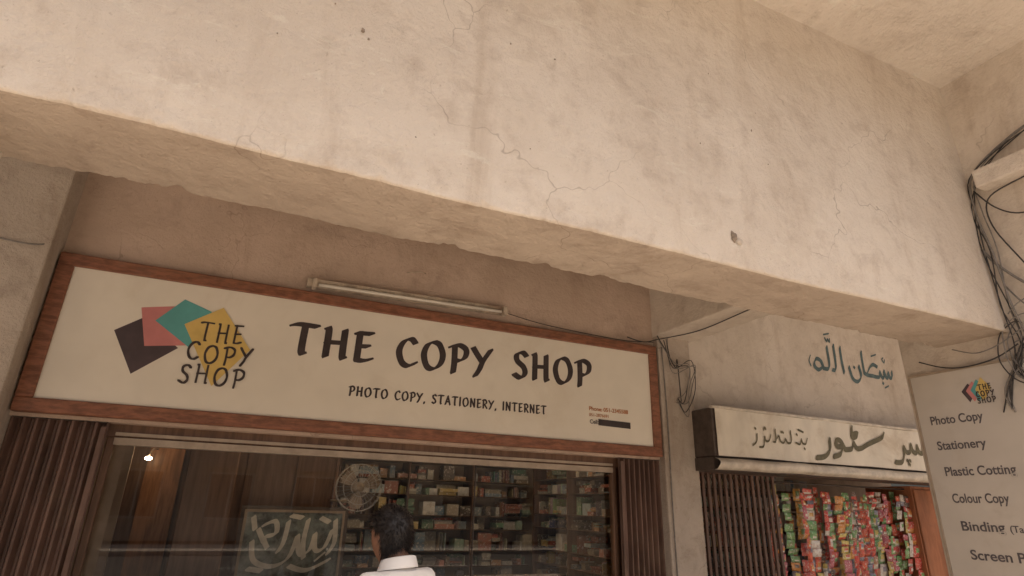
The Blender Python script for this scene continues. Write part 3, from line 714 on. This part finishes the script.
for s in (-1,1):
    V=[];F=[];n=16
    for j in range(5):
        for i in range(n):
            a=2*math.pi*i/n; r=(1,1.0,.75,.55,.2)[j]; o=(0,.010,.014,.004,.002)[j]
            V.append((s*(.066+o),.006+r*.019*math.cos(a)+.004*(j>0),-.004+r*(.031 if math.sin(a)>0 else .027)*math.sin(a)))
    for j in range(4):
        for i in range(n):
            k=(i+1)%n; F.append((j*n+i,j*n+k,(j+1)*n+k,(j+1)*n+i))
    mesh('ear',V,F,'skin',hdp,smooth=True)
    bm=bmesh.new(); bmesh.ops.create_uvsphere(bm,u_segments=16,v_segments=10,radius=.012); me=bpy.data.meshes.new('eye'); bm.to_mesh(me); bm.free(); me.materials.append(M['eye'])
    e=bpy.data.objects.new('eye',me); COL.objects.link(e); e.parent=hdp; e.location=(s*.028,-.074,.003)
    bm=bmesh.new(); bmesh.ops.create_uvsphere(bm,u_segments=12,v_segments=8,radius=.0062); me=bpy.data.meshes.new('iris'); bm.to_mesh(me); bm.free(); me.materials.append(M['hair'])
    e=bpy.data.objects.new('iris',me); COL.objects.link(e); e.parent=hdp; e.location=(s*.028,-.0815,.003)
    tube('eyebrow',[(s*.014,-.092,.023),(s*.03,-.09,.028),(s*.046,-.078,.023)],.003,'hair',hdp)
bm=bmesh.new(); bmesh.ops.create_icosphere(bm,subdivisions=5,radius=1)
def inhair(c):
    x,y,z=c
    if y<-.15: return z>.42-.12*(abs(x)>.55)
    if y<.18: return z>.10 or (abs(x)<.2)
    return z>-.62
kill=[v for v in bm.verts if not inhair(v.co)]
roots=[]
for v in bm.verts:
    c=v.co.copy(); q=Vector(headpos(c)); nrm=c.normalized()
    if inhair(c): roots.append((q.copy(),nrm))
    th=.012+.006*noise.noise(c*3)+.004*noise.noise(c*11)+.006*max(0,c.z)
    v.co=q+nrm*th
bmesh.ops.delete(bm,geom=kill,context='VERTS')
me=bpy.data.meshes.new('hair'); bm.to_mesh(me); bm.free(); me.materials.append(M['hair'])
for pz in me.polygons: pz.use_smooth=True
h=bpy.data.objects.new('hair',me); COL.objects.link(h); h.parent=hdp
V=[];F=[]
for k in range(6000):
    q,nr=random.choice(roots); q=q+Vector([random.uniform(-.004,.004) for _ in range(3)])+nr*.008
    tang=(Vector((random.uniform(-.5,.5),random.uniform(-.2,.5),-.9 if nr.z<.6 else -.1))).normalized()
    if nr.z>.5: tang=Vector((random.uniform(-1,1),random.uniform(-1,.6),0)).normalized()
    l=random.uniform(.012,.034); sd=nr.cross(tang).normalized()*.001
    b0=len(V); p1=q+nr*.004+tang*l*.4; p2=q+nr*(.004+random.uniform(0,.014))+tang*l
    V+=[q-sd,q+sd,p1+sd,p1-sd,p2]; F+=[(b0,b0+1,b0+2,b0+3),(b0+3,b0+2,b0+4)]
mesh('hair_strands',V,F,'hair',hdp)
man.rotation_euler=(0,0,math.radians(-150))
hd.rotation_euler=(math.radians(6),0,0); hdp.rotation_euler=(math.radians(6),0,0)

# ---------------------------------------------------------------- light
w=bpy.data.worlds.new('World'); S.world=w; w.use_nodes=True
N=w.node_tree.nodes; L=w.node_tree.links; bg=N['Background']
sk=N.new('ShaderNodeTexSky'); sk.sky_type='NISHITA'; sk.sun_disc=False
sk.sun_elevation=math.radians(62); sk.sun_rotation=math.radians(172); sk.dust_density=7; sk.air_density=1
L.new(sk.outputs[0],bg.inputs[0]); bg.inputs[1].default_value=.15
sl=bpy.data.lights.new('sun','SUN'); sl.energy=5; sl.angle=math.radians(.5); sl.color=(1,.86,.72)
so=bpy.data.objects.new('sun',sl); COL.objects.link(so); so.rotation_euler=(math.radians(28),0,math.radians(8)); so.location=(0,-5,12)

# ---------------------------------------------------------------- camera
right=Vector((0.909,-0.416,0.0256)).normalized(); up=Vector((-0.169,-0.312,0.9347)); up=(up-right*up.dot(right)).normalized(); back=right.cross(up)
R3=Matrix((right,up,back)).transposed()
cam=bpy.data.cameras.new('camera'); co=bpy.data.objects.new('camera',cam); COL.objects.link(co)
co.matrix_world=Matrix.Translation((0,0,1.65))@R3.to_4x4()
cam.sensor_width=36; cam.lens=36*580/1024; cam.clip_end=1000; cam.clip_start=.05
S.camera=co
